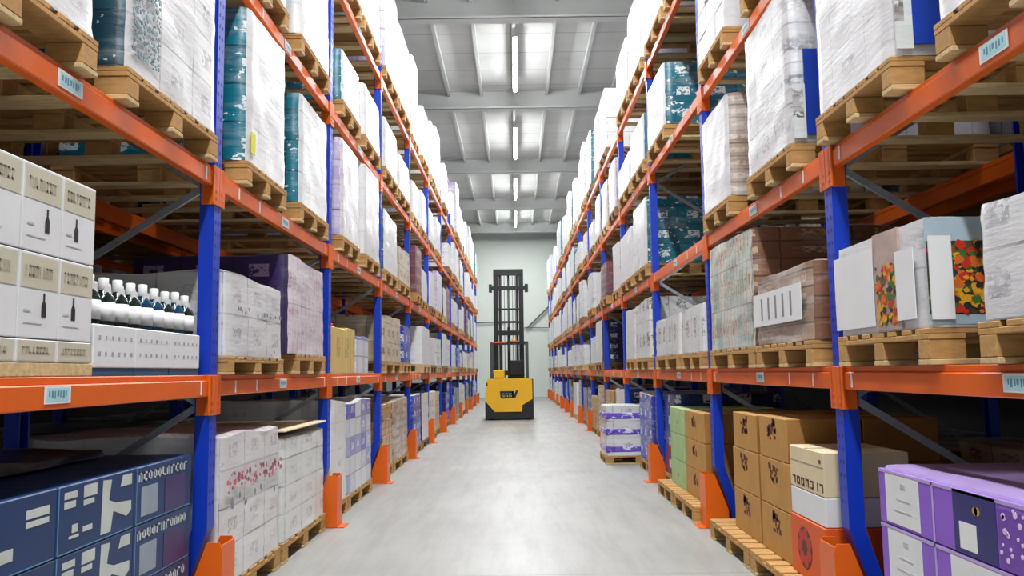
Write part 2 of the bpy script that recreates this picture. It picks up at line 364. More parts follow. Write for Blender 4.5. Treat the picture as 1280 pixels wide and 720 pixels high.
def rack(sd, xf, k0, nb, name, label, rear_to, slant=True, labels=True):
    root = empty(name, (xf, Y0[sd], 0), label, 'rack', None)
    pm, pm2 = post_mesh(sd, slant), post_mesh(-sd, False)
    bm_ = {s: beam_mesh(s) for s in (-1, 1)}
    cm = {(s, e): conn_mesh(s, e) for s in (-1, 1) for e in (-1, 1)}
    fp = MB(); fp.box(-.07, .07, -.08, .08, 0, .008, 0); fpm = fp.mesh('footplate', BLUE)
    br = MB(); br.bar((sd*.07, 0, 0), (sd*(RACK_D-.07), 0, .6), .035, .02); brd = br.mesh('brace', GALV)
    br = MB(); br.bar((sd*(RACK_D-.07), 0, 0), (sd*.07, 0, .6), .035, .02); bru = br.mesh('brace', GALV)
    lb = MB(); lb.box(-.001, .001, -.085, .085, -.032, .032, 0); lb.box(-.0016, .0016, -.072, .072, -.024, .024, 1)
    for q in range(7): lb.box(-.002, .002, -.06+q*.018, -.052+q*.018 + (.004 if q % 2 else 0), -.006-(q % 3)*.004, .014, 2)
    lbm = lb.mesh('location_label', [MPAPER, MLABEL, plain('blue_grey_ink', srgb(96,140,160), .5)])
    st = MB(); st.box(-.001, .001, -.009, .009, -.04, .03); stm = st.mesh('barcode_strip', MPAPER)
    for k in range(k0, nb+1):
        y = k*L_BAY
        link('upright_post', pm, root, (0, y, 0))
        link('footplate', fpm, root, (sd*(.17 if slant else .04), y, 0))
        if k <= rear_to+1:
            link('upright_post', pm2, root, (sd*RACK_D, y, 0)); link('footplate', fpm, root, (sd*(RACK_D-.04), y, 0))
            for j in range(4):
                z = .55 + j*1.2
                link('brace', bru, root, (0, y+.02*sd*0, z)); 
                if z+1.2 < 5.3: link('brace', brd, root, (0, y, z+.6))
    for k in range(k0, nb):
        for t in range(1, 5):
            for fr in (0, 1):
                if fr and k > rear_to: continue
                s2 = sd if not fr else -sd
                bo = link('beam', bm_[s2], root, (0 if not fr else sd*RACK_D, k*L_BAY, TIER[t]-BEAM_H))
                if fr: continue
                link('beam_connector', cm[sd, -1], bo, (0, 0, 0)); link('beam_connector', cm[sd, 1], bo, (0, L_BAY, 0))
                if labels and k < 8:
                    ys = (1.26, ) if t in (1, 2) and k == -1 else (1.35,)
                    for yy in ys: link('location_label', lbm, bo, (-sd*.002, yy, .052))
                    if k < 5:
                        for yy in (.35, .75, 2.62): link('barcode_strip', stm, bo, (-sd*.002, yy, .052))
    return root
rack(-1, -W_L, -1, NB[-1], 'pallet_rack', 'long blue and orange pallet rack lining the left side of aisle', 5)
rack(1, W_R, -1, NB[1], 'pallet_rack', 'long blue and orange pallet rack lining the right side of aisle', 5)
rack(-1, -W_L-RACK_D-.2, -1, 4, 'pallet_rack', 'dim second pallet rack standing back to back behind the left rack', 4, False, False)
rack(1, W_R+RACK_D+.2, -1, 4, 'pallet_rack', 'dim second pallet rack standing back to back behind the right rack', 4, False, False)
# orange post guards bolted to the floor
for sd in (-1, 1):
    mb = MB()
    pr = [(-sd*.10, 0), (-sd*.10, .40), (-sd*.085, .44), (-sd*.02, .44), (sd*.088, .15), (sd*.088, 0)]
    mb.prism([(p[0], p[1]) for p in pr], -.10, -.092); mb.prism([(p[0], p[1]) for p in pr], .092, .10)
    mb.box(-sd*.10, -sd*.09, -.092, .092, 0, .425, 0); mb.box(-sd*.16, sd*.085, -.10, .10, 0, .008)
    gm = mb.mesh('post_guard', ORANGE)
    for k in range(0, NB[sd]+1):
        tag(link('post_guard', gm, None, (front(sd), Y0[sd]+k*L_BAY, 0)),
            'orange floor guard at the foot of the %s %s rack post from camera' % (ORD[k], SIDE[sd]), 'guard', 'orange post guards')

# ------------------------------------------------------------------ pallets
PW, PD, PH = 1.0, 1.2, .144
def pallet_parts():
    d = {}
    mb = MB()
    for i in range(7):
        w = .125 if i in (0, 3, 6) else .09
        y = -PW/2 + w/2 + i*(PW-w)/6 if i in (0, 6) else -PW/2+.0625 + i*(PW-.125)/6
        mb.box(-PD/2, PD/2, y-w/2, y+w/2, .122, PH, 0, .003)
    for x in (-PD/2+.0725, 0, PD/2-.0725): mb.box(x-.0725, x+.0725, -PW/2, PW/2, .1, .122, 0, .003)
    d['top_deck'] = mb.mesh('top_deck', WOOD)
    mb = MB(); mb.box(-.0725, .0725, -.05, .05, .022, .1, 0, .004); d['block'] = mb.mesh('block', WOOD)
    mb = MB(); mb.box(-PD/2, PD/2, -.055, .055, 0, .022, 0, .003); d['skid_board'] = mb.mesh('skid_board', WOOD2)
    return d
PP = pallet_parts()
def joined_pallet(mat):
    mb = MB()
    for i in range(7):
        y = -PW/2+.06 + i*(PW-.12)/6; mb.box(-PD/2, PD/2, y-.055, y+.055, .122, PH)
    for x in (-PD/2+.0725, 0, PD/2-.0725): mb.box(x-.0725, x+.0725, -PW/2, PW/2, .1, .122)
    for y in (-PW/2+.055, 0, PW/2-.055):
        mb.box(-PD/2, PD/2, y-.055, y+.055, 0, .022)
        for x in (-PD/2+.0725, 0, PD/2-.0725): mb.box(x-.0725, x+.0725, y-.05, y+.05, .022, .1)
    return mb.mesh('wooden_pallet', mat)
JP = [joined_pallet(m) for m in (WOOD, WOOD2, WOOD3, WOOD)]
proto_pallet = None
def pallet(xc, yc, z, wid, label, detailed, hs=1.0, ds=1.0):
    """wid = size along the aisle"""
    global proto_pallet
    if not detailed:
        o = link('wooden_pallet', random.choice(JP), None, (xc, yc, z)); o.scale = (ds, wid/PW, hs)
        return tag(o, label, 'pallet', 'wooden pallets')
    if proto_pallet is None:
        r = empty('wooden_pallet', (0,0,0), label, 'pallet', 'wooden pallets')
        link('top_deck', PP['top_deck'], r)
        for y in (-PW/2+.055, 0, PW/2-.055):
            link('skid_board', PP['skid_board'], r, (0, y, 0))
            for x in (-PD/2+.0725, 0, PD/2-.0725): link('block', PP['block'], r, (x, y, 0))
        proto_pallet = r
    else:
        r = proto_pallet.copy(); C.objects.link(r)
        for ch in proto_pallet.children:
            c = ch.copy(); C.objects.link(c); c.parent = r
    r['label'] = label; r.location = (xc, yc, z); r.scale = (ds, wid/PW, hs)
    return r

# ------------------------------------------------------------------ wrapped loads
def wrapped_mesh(name, w, d, h, seg, seed, mats, amp=.006, topamp=.03, taper=.015, layers=4):
    """w along y, d along x. mats = (aisle face, end face, top)"""
    mb = MB(); rnd = random.Random(seed)
    ny, nx, nz = max(2, int(w/seg)), max(2, int(d/seg)), max(2, int(h/seg)); idx = {}
    tilt = rnd.uniform(-1, 1)*topamp; off = Vector((rnd.uniform(0,50), rnd.uniform(0,50), rnd.uniform(0,50)))
    def P(i, j, k):
        key = (i, j, k)
        if key in idx: return idx[key]
        u, v, t = i/nx*2-1, j/ny*2-1, k/nz
        r = .045
        x, y, z = u*d/2, v*w/2, t*h
        # rounded vertical corners
        ex, ey = d/2-abs(x), w/2-abs(y)
        if ex < 1e-6 and ey < 1e-6: x -= math.copysign(r*.35, x); y -= math.copysign(r*.35, y)
        pt = Vector((x, y, z))
        nv = noise.noise(pt*3.1+off)*amp*1.6 + noise.noise(Vector((x*4, y*4, z*13))+off)*amp
        lay = math.sin(t*layers*math.pi)**2; nv += (lay-.5)*amp*.8 if 0 < k < nz else -amp*.4
        if i in (0, nx): x += math.copysign(nv, x)
        if j in (0, ny): y += math.copysign(nv, y)
        x *= 1-taper*t; y *= 1-taper*t
        if k == nz:
            z += (noise.noise(Vector((x*2.5, y*2.5, 3))+off))*topamp*.7 + tilt*v*.6
            if i in (0, nx) or j in (0, ny): z -= .012
        mb.v.append((x, y, z)); idx[key] = len(mb.v)-1; return idx[key]
    c = (0, 0, h/2)
    for k in range(nz):
        for j in range(ny):
            for i in (0, nx): mb.face([P(i,j,k),P(i,j+1,k),P(i,j+1,k+1),P(i,j,k+1)], 0, c, True)
        for i in range(nx):
            for j in (0, ny): mb.face([P(i,j,k),P(i+1,j,k),P(i+1,j,k+1),P(i,j,k+1)], 1, c, True)
    for i in range(nx):
        for j in range(ny):
            mb.face([P(i,j,nz),P(i+1,j,nz),P(i+1,j+1,nz),P(i,j+1,nz)], 2, c, True)
            mb.face([P(i,j,0),P(i+1,j,0),P(i+1,j+1,0),P(i,j+1,0)], 2, c)
    return mb.mesh(name, mats, math.radians(33))
def carton_mesh(name, w, d, h, seed, mats, cols=3, rows=4, deep=2):
    mb = MB(); rnd = random.Random(seed)
    for a in range(cols):
        top = h*(1 if rnd.random() > .25 else (rows-1)/rows)
        for r in range(rows):
            if r*h/rows >= top-.01: continue
            for q in range(deep):
                jx, jy = rnd.uniform(-.008,.008), rnd.uniform(-.004,.004)
                x0, y0 = -d/2+q*d/deep, -w/2+a*w/cols
                mb.box(x0+.003+jx, x0+d/deep-.003+jx, y0+.003+jy, y0+w/cols-.003+jy, r*h/rows, (r+1)*h/rows-.003, (0,1,2), .008)
    return mb.mesh(name, mats)
STY = {  # name: (aisle, end, top, look words, mesh kind)
 'white': (MW, MW, MW, 'white film wrapped load', 'w'), 'pinkish': (MW2, MLAV, MW2, 'white wrapped load with lavender ends', 'w'),
 'greyprint': (MW3, MW3, MW3, 'white wrapped load with grey print', 'w'), 'tealend': (MW, MTEAL, MW, 'white wrapped load with teal ends', 'w'),
 'darkteal': (MW3, MTEALD, MW, 'white wrapped load with dark teal end', 'w'), 'teal': (MW, MTEAL, MTEAL, 'white sided load with teal printed end', 'w'),
 'navyend': (MW, MNAVY, MNAVY, 'white sided load with navy end', 'w'), 'navy': (MNAVY, MNAVY, MNAVY, 'navy blue wrapped load', 'w'),
 'blue': (MBLUE, MBLUE, MW, 'blue and white printed load', 'w'), 'purple': (MPINK, MPURD, MPURD, 'pink white wrapped load with dark purple end', 'w'),
 'tan': (MTAN, MTAN, MTAN, 'tan carton load', 'c'), 'beige': (MBEIGE, MBEIGE, MBEIGE, 'beige wrapped load', 'w'),
 'brown': (MBROWNL, MBROWN, MBROWNL, 'brown wrapped load', 'w'), 'brownend': (MW, MBROWNL, MW, 'white wrapped load with brown ends', 'w'),
 'mix': (MMIX, MBROWN, MTEALD, 'colourful bottle load in film', 'w'), 'motif': (MFLOW, MFLOW, MW, 'white wrapped load with dark motif', 'w'),
 'whiteblue': (MWB, MWB, MW, 'white and blue chequered load', 'w'), 'grey': (MGREY, MGREY, MGREY, 'grey wrapped load', 'w'),
 'darkred': (MDRED, MDRED, MDRED, 'dark red wrapped load', 'w'), 'whitecarton': (MW, MW, MW, 'stacked white carton load', 'c'),
 'bottles': (MMILKP, MW, MPINK, 'white wrapped bottle load with pink band', 'w'), 'milky': (MMILK, MMILK, MW, 'milky wrapped load', 'w'), 'bluec': (MBLUE, MNAVY, MNAVY, 'blue carton load', 'c'),
}
CACHE = {}
def load(sd, tier, y0, y1, ztop, sty, bay=None, pos='', pal=True, xin=0, detailed=None, ph=1.0, row=0, dep=1.16, ppal=None, words=None, amp=.006, taper=.015, noload=False):
    """one load with its pallet; xin moves the front away from the aisle"""
    if bay is None: bay = max(0, int((y0 - (Y0[sd]-L_BAY))/L_BAY + .05))
    near = bay <= 3 and row == 0 if detailed is None else detailed
    xf = front(sd) - sd*(.04 if tier else .02) + sd*xin + sd*row*(RACK_D+.2)
    a, e, tp, look, kind = STY[sty]
    look = words or look
    where = '%s%s rack, %s, %s bay%s' % ('rear ' if row else '', SIDE[sd], LEVEL[tier], ORD[bay], (', '+pos) if pos else '')
    zb = TIER[tier] + (.0015 if tier else 0)
    yc = (y0+y1)/2
    if pal:
        pw = ppal or (y1-y0)
        pallet(xf+sd*.6, yc if not ppal else y1-ppal/2, zb, pw, 'wooden pallet, ' + where, near, ph)
        zb += PH*ph + .0015
    if noload: return
    h = ztop-zb
    if near:
        me = (wrapped_mesh('wrapped_load', y1-y0, dep, h, .05, int(1000+sd*37+tier*101+y0*10), [a, e, tp], amp, .03 if amp > .004 else .004, taper) if kind == 'w' else
              carton_mesh('carton_load', y1-y0, dep, h, 5, [a, e, tp]))
        o = link('wrapped_load' if kind == 'w' else 'carton_load', me, None, (xf+sd*(dep/2+.01), yc, zb))
    else:
        v = random.randrange(4); key = (sty, v)
        if key not in CACHE:
            CACHE[key] = (wrapped_mesh('wrapped_load', 1.2, 1.16, .95, .16, sum(map(ord, sty))+v, [a, e, tp], .009, .03) if kind == 'w' else
                          carton_mesh('carton_load', 1.2, 1.16, .95, v, [a, e, tp]))
        o = link('wrapped_load' if kind == 'w' else 'carton_load', CACHE[key], None, (xf+sd*(.58+.01), yc, zb)); o.scale = (1, (y1-y0)/1.2, h/.95)
    tag(o, look + ', ' + where, 'load', 'wrapped pallet loads')
    o['_h'] = h; o['_w'] = y1-y0
    return o
def sticker(parent, sd, name, y0, y1, z0, z1, mat, t=.004, out=.012, dep=1.16, marks=None, tilt=0):
    """sheet on the aisle face of a load; y,z in the load's own frame"""
    mb = MB(); x = -sd*(dep/2+out)
    M = Matrix.Translation((x, (y0+y1)/2, (z0+z1)/2)) @ Matrix.Rotation(tilt, 4, 'X')
    mb.box(-t/2, t/2, -(y1-y0)/2, (y1-y0)/2, -(z1-z0)/2, (z1-z0)/2, 0, 0, M)
    if marks:
        for (a, b_, c, d_) in marks: mb.box(-t/2-.0015, t/2+.0015, a, b_, c, d_, 1, 0, M)
    me = mb.mesh(name, [mat, MGINK]); del_parent = parent
    o = link(name, me, parent); 
    for k in ('_h', '_w'):
        pass
    return o
load_list = []
# ---- left rack, nearest bays (distances in metres from the camera)
A = load(-1, 2, 2.0, 3.10, 3.45, 'white', pos='nearer')
B = load(-1, 2, 3.34, 4.40, 3.50, 'darkteal', pos='farther')
for (yy, zz, s_) in [(-.50,.30,.05),(-.47,.22,.06),(-.42,.33,.04),(-.40,.18,.05)]:
    pass
D = load(-1, 2, 4.90, 5.76, 3.60, 'tealend', pos='nearer')
sticker(D, -1, 'yellow_label', -.38, -.30, .06, .19, MYSTK)
load(-1, 2, 6.14, 7.08, 3.46, 'tealend', pos='farther')
load(-1, 2, 7.64, 8.54, 3.55, 'pinkish', pos='nearer'); load(-1, 2, 8.86, 9.84, 3.62, 'white', pos='farther')
load(-1, 2, 10.2, 11.35, 3.36, 'tealend', pos='nearer'); load(-1, 2, 11.5, 12.7, 3.12, 'beige', pos='farther')
load(-1, 3, 4.85, 5.76, 4.75, 'tealend', pos='nearer'); load(-1, 3, 6.10, 7.10, 4.72, 'white', pos='farther')
load(-1, 3, 7.64, 8.55, 4.42, 'tealend', pos='nearer'); load(-1, 3, 8.8, 9.85, 4.50, 'white', pos='farther')
load(-1, 3, 10.2, 11.35, 4.55, 'white', pos='nearer'); load(-1, 3, 11.5, 12.7, 4.45, 'greyprint', pos='farther')
load(-1, 4, 7.44, 8.60, 6.3, 'tealend', pos='nearer'); load(-1, 4, 8.72, 9.85, 6.3, 'white', pos='farther')
load(-1, 4, 10.2, 11.40, 6.5, 'pinkish', pos='nearer'); load(-1, 4, 11.5, 12.75, 6.35, 'white', pos='farther')
W1 = load(-1, 1, 4.62, 5.74, 1.90, 'greyprint', pos='nearer', ph=.7)
load(-1, 1, 5.90, 7.00, 2.17, 'purple', pos='farther', ppal=.92)
load(-1, 1, 10.22, 11.7, 2.05, 'beige', pos='nearer'); load(-1, 1, 11.9, 12.75, 2.0, 'blue', pos='farther')
BO = load(-1, 0, 4.64, 5.80, .97, 'bottles', pos='nearer'); load(-1, 0, 5.86, 7.14, .86, 'milky', pos='farther', words='low milky wrapped load')
load(-1, 0, 7.45, 8.06, 1.07, 'white', pos='nearer'); load(-1, 0, 8.10, 9.45, 1.04, 'whiteblue', pos='farther')
load(-1, 0, 10.22, 11.0, .93, 'tan', pos='nearer'); load(-1, 0, 11.1, 12.6, .95, 'brown', pos='farther')
# ---- right rack, nearest bays
F0 = load(1, 2, 2.0, 3.06, 3.4, 'greyprint', pos='nearer')
F1 = load(1, 2, 3.36, 4.225, 3.52, 'white', pos='farther', xin=-.03)
F2 = load(1, 2, 4.68, 5.60, 3.58, 'greyprint', pos='nearer', xin=-.01)
load(1, 2, 6.12, 6.98, 3.40, 'brownend', pos='farther')
load(1, 2, 10.05, 11.2, 3.45, 'teal', pos='nearer'); load(1, 2, 11.3, 12.6, 3.30, 'white', pos='farther')
load(1, 3, 4.70, 5.62, 4.75, 'white', pos='nearer'); load(1, 3, 6.10, 6.98, 4.80, 'whitecarton', pos='farther')
load(1, 3, 8.60, 9.75, 4.62, 'teal', pos='farther')
load(1, 3, 10.05, 11.2, 4.5, 'tealend', pos='nearer'); load(1, 3, 11.3, 12.55, 4.35, 'white', pos='farther')
load(1, 4, 7.30, 8.45, 6.2, 'white', pos='nearer'); load(1, 4, 8.60, 9.75, 6.2, 'white', pos='farther')
load(1, 4, 10.05, 11.2, 6.2, 'white', pos='nearer'); load(1, 4, 11.3, 12.55, 6.02, 'tealend', pos='farther')
load(1, 1, 1.85, 2.90, 1.87, 'greyprint', pos='nearer')
FL = load(1, 1, 3.24, 4.16, 1.90, 'white', pos='farther', words='white load with fruit printed end and white sheets', amp=.0015, taper=0)
BR = load(1, 1, 4.52, 5.58, 1.90, 'brown', pos='nearer')
load(1, 1, 5.64, 6.90, 2.29, 'mix', pos='farther')
load(1, 1, 7.22, 8.12, 1.88, 'motif', pos='nearer'); load(1, 1, 8.22, 9.60, 1.87, 'motif', pos='farther')
load(1, 1, 10.05, 11.2, 2.18, 'motif', pos='nearer'); load(1, 1, 11.3, 12.2, 2.16, 'white', pos='farther')
load(1, 1, 15.6, 16.8, 2.26, 'navyend', pos='nearer'); load(1, 1, 16.9, 18.0, 2.0, 'white', pos='farther')
load(1, 0, 9.02, 9.75, 1.05, 'navy', pos='farther', xin=.07)
load(1, 0, 10.3, 11.4, 1.0, 'blue', pos='nearer', xin=.03)
# the load parked half out into the aisle
pz = pallet(1.72, 12.14, 0, .8, 'dark based pallet under the purple banded load standing in the aisle', True, .8, .8)
me = wrapped_mesh('wrapped_load', .78, .95, .70, .05, 41, [MW3, MW3, MW])
o = tag(link('wrapped_load', me, None, (1.73, 12.14, .118)), 'white load with purple bands standing partly out in the aisle', 'load', 'wrapped pallet loads')
for k, zz in enumerate((.04, .28, .50)):
    mb = MB(); mb.box(-.485, .485, -.40, .40, zz, zz+.10, 0, .02)
    link('purple_band', mb.mesh('purple_band', wrap('purple_band_print', srgb(120,90,210), srgb(100,70,190), (.8,.8,.9), .1, .8)), o)
# fruit print on the end and aisle side of the wrapped box
def merge_into(o, mb, mats):
    """printed pattern becomes part of the surface it is printed on"""
    me = o.data.copy(); o.data = me; base = len(me.materials)
    for m in mats: me.materials.append(m)
    bm = bmesh.new(); bm.from_mesh(me)
    t = mb.mesh('print', mats); n0 = len(bm.faces); bm.from_mesh(t); bm.faces.ensure_lookup_table()
    for f_ in bm.faces[n0:]: f_.material_index += base
    bm.to_mesh(me); bm.free(); bpy.data.meshes.remove(t)
def blobs(name, parent, x0, x1, z0, z1, y, n, cols, seed, axis='y', rr=(.02, .06)):
    rnd = random.Random(seed); mb = MB(); mats = cols
    for q in range(n):
        r = rnd.uniform(*rr); cx, cz = rnd.uniform(x0+r, x1-r), rnd.uniform(z0+r, z1-r)
        m = 9; mi = rnd.randrange(len(cols)); poly = [(cx+r*math.cos(2*math.pi*a/m)*rnd.uniform(.7,1.1), cz+r*math.sin(2*math.pi*a/m)*rnd.uniform(.5,1.1)) for a in range(m)]
        e = .00001*q
        sg = math.copysign(1, y); mb.prism(poly, y, y+sg*(.001+e), mi, axis)
    merge_into(parent, mb, mats); return parent
fruit = [plain('print_red', srgb(200,50,30), .4), plain('print_yellow', srgb(226,170,40), .4), plain('print_green', srgb(70,110,50), .4), plain('print_orange', srgb(220,110,40), .4), plain('print_dark', srgb(40,50,50), .4)]
mb = MB(); mb.box(-.585, .585, -.464, -.458, .012, .435, 0); mb.box(-.584, .584, -.4646, -.46, .05, .34, 1); pn = link('printed_end_panel', mb.mesh('printed_end_panel', [MFLBASE, plain('print_olive', srgb(70,66,40), .4, 0, .4, 14)]), FL); pn['label'] = 'colourful fruit print on the end'
blobs('fruit_print', pn, -.585, -.25, .04, .35, -.465, 260, fruit, 3, rr=(.008,.026))
mb = MB(); mb.box(-.592, -.578, -.24, .0, .008, .435, 0); pn2 = link('printed_side_panel', mb.mesh('printed_side_panel', plain('print_dusty_pink', srgb(190,166,158), .4, 0, .2, 10)), FL)
blobs('fruit_print', pn2, -.235, -.005, .02, .30, -.593, 120, fruit, 5, 'x', (.008,.024))
sticker(FL, 1, 'white_sheet', .01, .45, .03, .385, MPAPER, out=.012); sticker(FL, 1, 'white_sheet', -.38, -.22, .04, .33, MPAPER, out=.016)
mb = MB(); mb.box(-.58, -.49, -.476, -.471, .03, .36, 0); link('white_sheet', mb.mesh('white_sheet', MPAPER), FL)
sticker(BR, 1, 'white_sheet', -.42, .50, .12, .33, MPAPER, out=.02, marks=[(-.30+q*.14, -.27+q*.14, -.07, .07) for q in range(5)], tilt=.0)
# blue strip and white boxes on the ends of two right-hand loads
for ld, w_ in ((F1, .875), (F2, .92)):
    mb = MB(); mb.box(-.50, -.36, -w_/2-.022, -w_/2-.012, .04, .55, 0); st_ = link('blue_end_panel', mb.mesh('blue_end_panel', plain('royal_blue_print', srgb(16,60,170), .35)), ld)
    mb = MB(); mb.box(-.57, -.50, -w_/2-.022, -w_/2-.012, .02, .34, 0); link('speckled_end_panel', mb.mesh('speckled_end_panel', MFLOW), ld)
# dark print on the near corner of the teal ended load (aisle side)
blobs('dark_print', B, -.51, -.22, .06, .50, .590, 260, [plain('teal_ink', srgb(70,112,124), .4), plain('grey_teal_ink', srgb(120,146,154), .4)], 9, 'x', (.004, .012))
# bottle prints
blobs('bottle_print', W1, -.45, .5, .24, .30, .588, 16, [MGINK], 12, 'x', (.008, .02))

blobs('red_band_print', BO, -.55, .55, .50, .62, .600, 90, [plain('pink_red_print', srgb(206,110,130), .5), plain('brown_red_print', srgb(140,80,80), .5)], 14, 'x', (.006, .022))
blobs('dark_neck_print', BO, -.5, .5, .38, .50, .600, 10, [MGINK], 15, 'x', (.012, .03))
# ---- far bays, filled automatically
rnd = random.Random(21)
pools = {0: ['white','greyprint','navy','tan','brown','whiteblue','beige','navyend','motif','grey','bluec'],
         1: ['white','greyprint','white','navyend','pinkish','motif','blue','beige','white'],
         2: ['white','white','pinkish','greyprint','tealend','white','darkred','navyend','white'],
         3: ['white','white','white','greyprint','pinkish','tealend','brownend'],
         4: ['white','white','white','whitecarton','tealend','pinkish','greyprint']}
zt = {0: (.85, 1.08), 1: (1.8, 2.2), 2: (3.15, 3.52), 3: (4.4, 4.78), 4: (6.1, 6.65)}
for sd in (-1, 1):
    for bay in range(4, NB[sd]+1):
        ys = Y0[sd] + (bay-1)*L_BAY
        for t in range(5):
            if sd == 1 and t == 1 and bay in (4, 5): continue
            for p, (a_, b_) in enumerate((((.17, 1.34), (1.44, 2.62)) if t == 0 else ((.12, 1.34), (1.44, 2.68)) if t < 2 else ((.30, 1.26), (1.60, 2.66)))):
                if rnd.random() < .05: continue
                j = rnd.uniform(-.03, .03); w_ = rnd.choice((0, .0, .08))
                sty = rnd.choice(pools[t])
                if t == 0 and bay == 4 and sd == -1: sty = ('blue', 'navyend')[p]
                load(sd, t, ys+a_+j+w_, ys+b_+j, rnd.uniform(*zt[t]), sty, bay=bay, pos=('nearer', 'farther')[p], xin=rnd.uniform(-.03, .05))
# ---- rear racks: dim loads seen through the gaps
for sd in (-1, 1):
    for bay in range(0, 4):
        ys = Y0[sd] + (bay-1)*L_BAY
        for t in range(0, 3):
            for p, (a_, b_) in enumerate(((.12, 1.34), (1.44, 2.68))):
                if t == 0 and bay == 0: continue
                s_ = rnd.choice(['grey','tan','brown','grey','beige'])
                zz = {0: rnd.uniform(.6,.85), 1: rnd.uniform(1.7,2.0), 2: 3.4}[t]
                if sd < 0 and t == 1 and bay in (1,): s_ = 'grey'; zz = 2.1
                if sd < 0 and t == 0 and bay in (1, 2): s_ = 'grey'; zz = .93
                load(sd, t, ys+a_, ys+b_, zz, s_, bay=bay, pos=('nearer', 'farther')[p], row=1, detailed=False)

MTAPE = plain('packing_tape', (.5,.4,.25), .3)
# ------------------------------------------------------------------ loose cartons
def carton(name, label, sd, xf, y0, y1, z0, z1, dep, mats, group, cat='carton', flap=True, bev=.004):
    """carton whose aisle side lies at xf; frame origin at base centre"""
    w, h = y1-y0, z1-z0
    mb = MB(); mb.box(-dep/2, dep/2, -w/2+.001, w/2-.001, 0, h-.0015, (0, 1, 2) if len(mats) > 1 else 0, bev)
    if name in ('tan_carton', 'cream_carton', 'green_carton'): mb.box(-dep/2+.001, dep/2-.001, -.025, .025, h-.0016, h-.0008, len(mats))
    o = link(name, mb.mesh(name, list(mats)+[MTAPE]), None, (xf+sd*dep/2, (y0+y1)/2, z0))
    return tag(o, label, cat, group)
def mark(o, sd, dep, name, boxes, mat, t=.0015, polys=None):
    mb = MB(); x = -sd*dep/2
    for (a, b_, c, d_) in boxes or []: mb.box(x-t, x+t, a, b_, c, d_)
    for p in polys or []: mb.prism(p, x-t, x+t, 0, 'x')
    if 'panel' in name or name == 'white_label': return link(name, mb.mesh(name, mat), o)
    merge_into(o, mb, [mat]); return o
def words_strip(y0, y1, z0, z1, rnd, n=8):
    out = []; w = (y1-y0)/n
    for q in range(n):
        a = y0+q*w
        out.append((a, a+w*.22, z0, z1))
        if rnd.random() < .7: out.append((a, a+w*.7, z1-(z1-z0)*.2, z1))
        if rnd.random() < .6: out.append((a, a+w*.65, z0, z0+(z1-z0)*.2))
        if rnd.random() < .6: out.append((a+w*.5, a+w*.7, z0, z1))
    return out
def bottle_poly(cy, z, h):
    w = h*.16
    return [[(cy-w, z), (cy+w, z), (cy+w, z+h*.5), (cy+w*.35, z+h*.68), (cy+w*.35, z+h), (cy-w*.35, z+h), (cy-w*.35, z+h*.68), (cy-w, z+h*.5)]]
# white wine cartons, left rack first shelf
rnd = random.Random(3); xf = -W_L-.02
f = MB(); f.box(-.58, .58, -.72, .72, 0, .05, 0, .004)
tag(link('plywood_board', f.mesh('plywood_board', WOOD2), None, (xf-.58, 2.54, TIER[1]+.001)), 'thin wooden board under the white wine cartons on left first shelf', 'board')
cols = [2.0, 2.25, 2.50, 2.75, 3.0, 3.24]
names_c = ['fifth from the end, mostly out of frame','fourth from the bottle packs','third from the bottle packs','second from the bottle packs','nearest the bottle packs']
for r, (z0, z1) in enumerate(((1.362, 1.442), (1.444, 1.742), (1.744, 2.05))):
    for c in range(5):
        o = carton('wine_carton', 'white wine carton, %s layer, %s' % (['low bottom','middle','top'][r], names_c[c]), -1, xf, cols[c], cols[c+1], z0, z1, .40, [MWCARD, MWCARD, MWCARD], 'white wine cartons on the left first shelf', flap=False)
        h = z1-z0
        pz0, pz1 = (h-.125, h-.012) if r else (.006, h-.006)
        lp = mark(o, -1, .40, 'tan_label_panel', [(-.112, .112, pz0, pz1)], MTANP)
        mark(lp, -1, .403, 'label_lettering', words_strip(-.09, .08, pz0+.35*(pz1-pz0), pz0+.68*(pz1-pz0), rnd), plain('grey_brown_ink', srgb(172,166,146), .6))
        if r:
            mark(o, -1, .40, 'bottle_print', [], MDARK, polys=bottle_poly(-.02+.05*(c % 2), .075, .085))
            mark(o, -1, .40, 'small_print', [(-.09, -.05, .09, .097), (-.09, .02, .05, .053)], plain('pale_grey_ink', (.55,.57,.6), .6))
# bottle packs beside them
tr_y = [3.26, 3.62, 3.99, 4.36]
for c in range(3):
    o = carton('bottle_tray', 'white printed bottle tray full of bottles, %s' % ['nearest the white wine cartons','middle of three','beside the blue post'][c], -1, xf, tr_y[c], tr_y[c+1], 1.345, 1.52, .55, [MWCARD, MWCARD, MDARK], 'white bottle trays', 'tray', flap=False)
    rn = random.Random(c)
    mark(o, -1, .55, 'small_print', [(q*.055-.14, q*.055-.14+rn.uniform(.008,.02), zz, zz+.014) for q in range(6) for zz in (.05, .115)], plain('grey_print', (.35,.36,.42), .6))
    pb = MB(); pb.box(-.27, .27, -.18, .18, -.033, -.001); link('blue_base', pb.mesh('blue_base', plain('steel_blue', srgb(40,84,120), .4)), o)
bp = None; bi = 0
def make_bottle(glass, label):
    r = empty('wine_bottle', (0,0,0), label, 'bottle', 'dark bottles standing in the white trays')
    g = MB(); g.lathe([(.036,0),(.038,.01),(.038,.105),(.033,.125),(.015,.145),(.0135,.175)], n=12); link('glass_body', g.mesh('glass_body', glass), r)
    g = MB(); g.lathe([(.0387,.02),(.0387,.098)], n=12); l = link('paper_label', g.mesh('paper_label', MPAPER), r)
    g = MB(); g.lathe([(.0155,.150),(.0165,.152),(.0165,.2),(.012,.203)], n=10); link('capsule', g.mesh('capsule', MPAPER), r)
    g = MB(); g.box(.014, .0165, -.022, .022, .105, .165, 0); link('neck_tag', g.mesh('neck_tag', MPAPER), r)
    return r
protos = {}
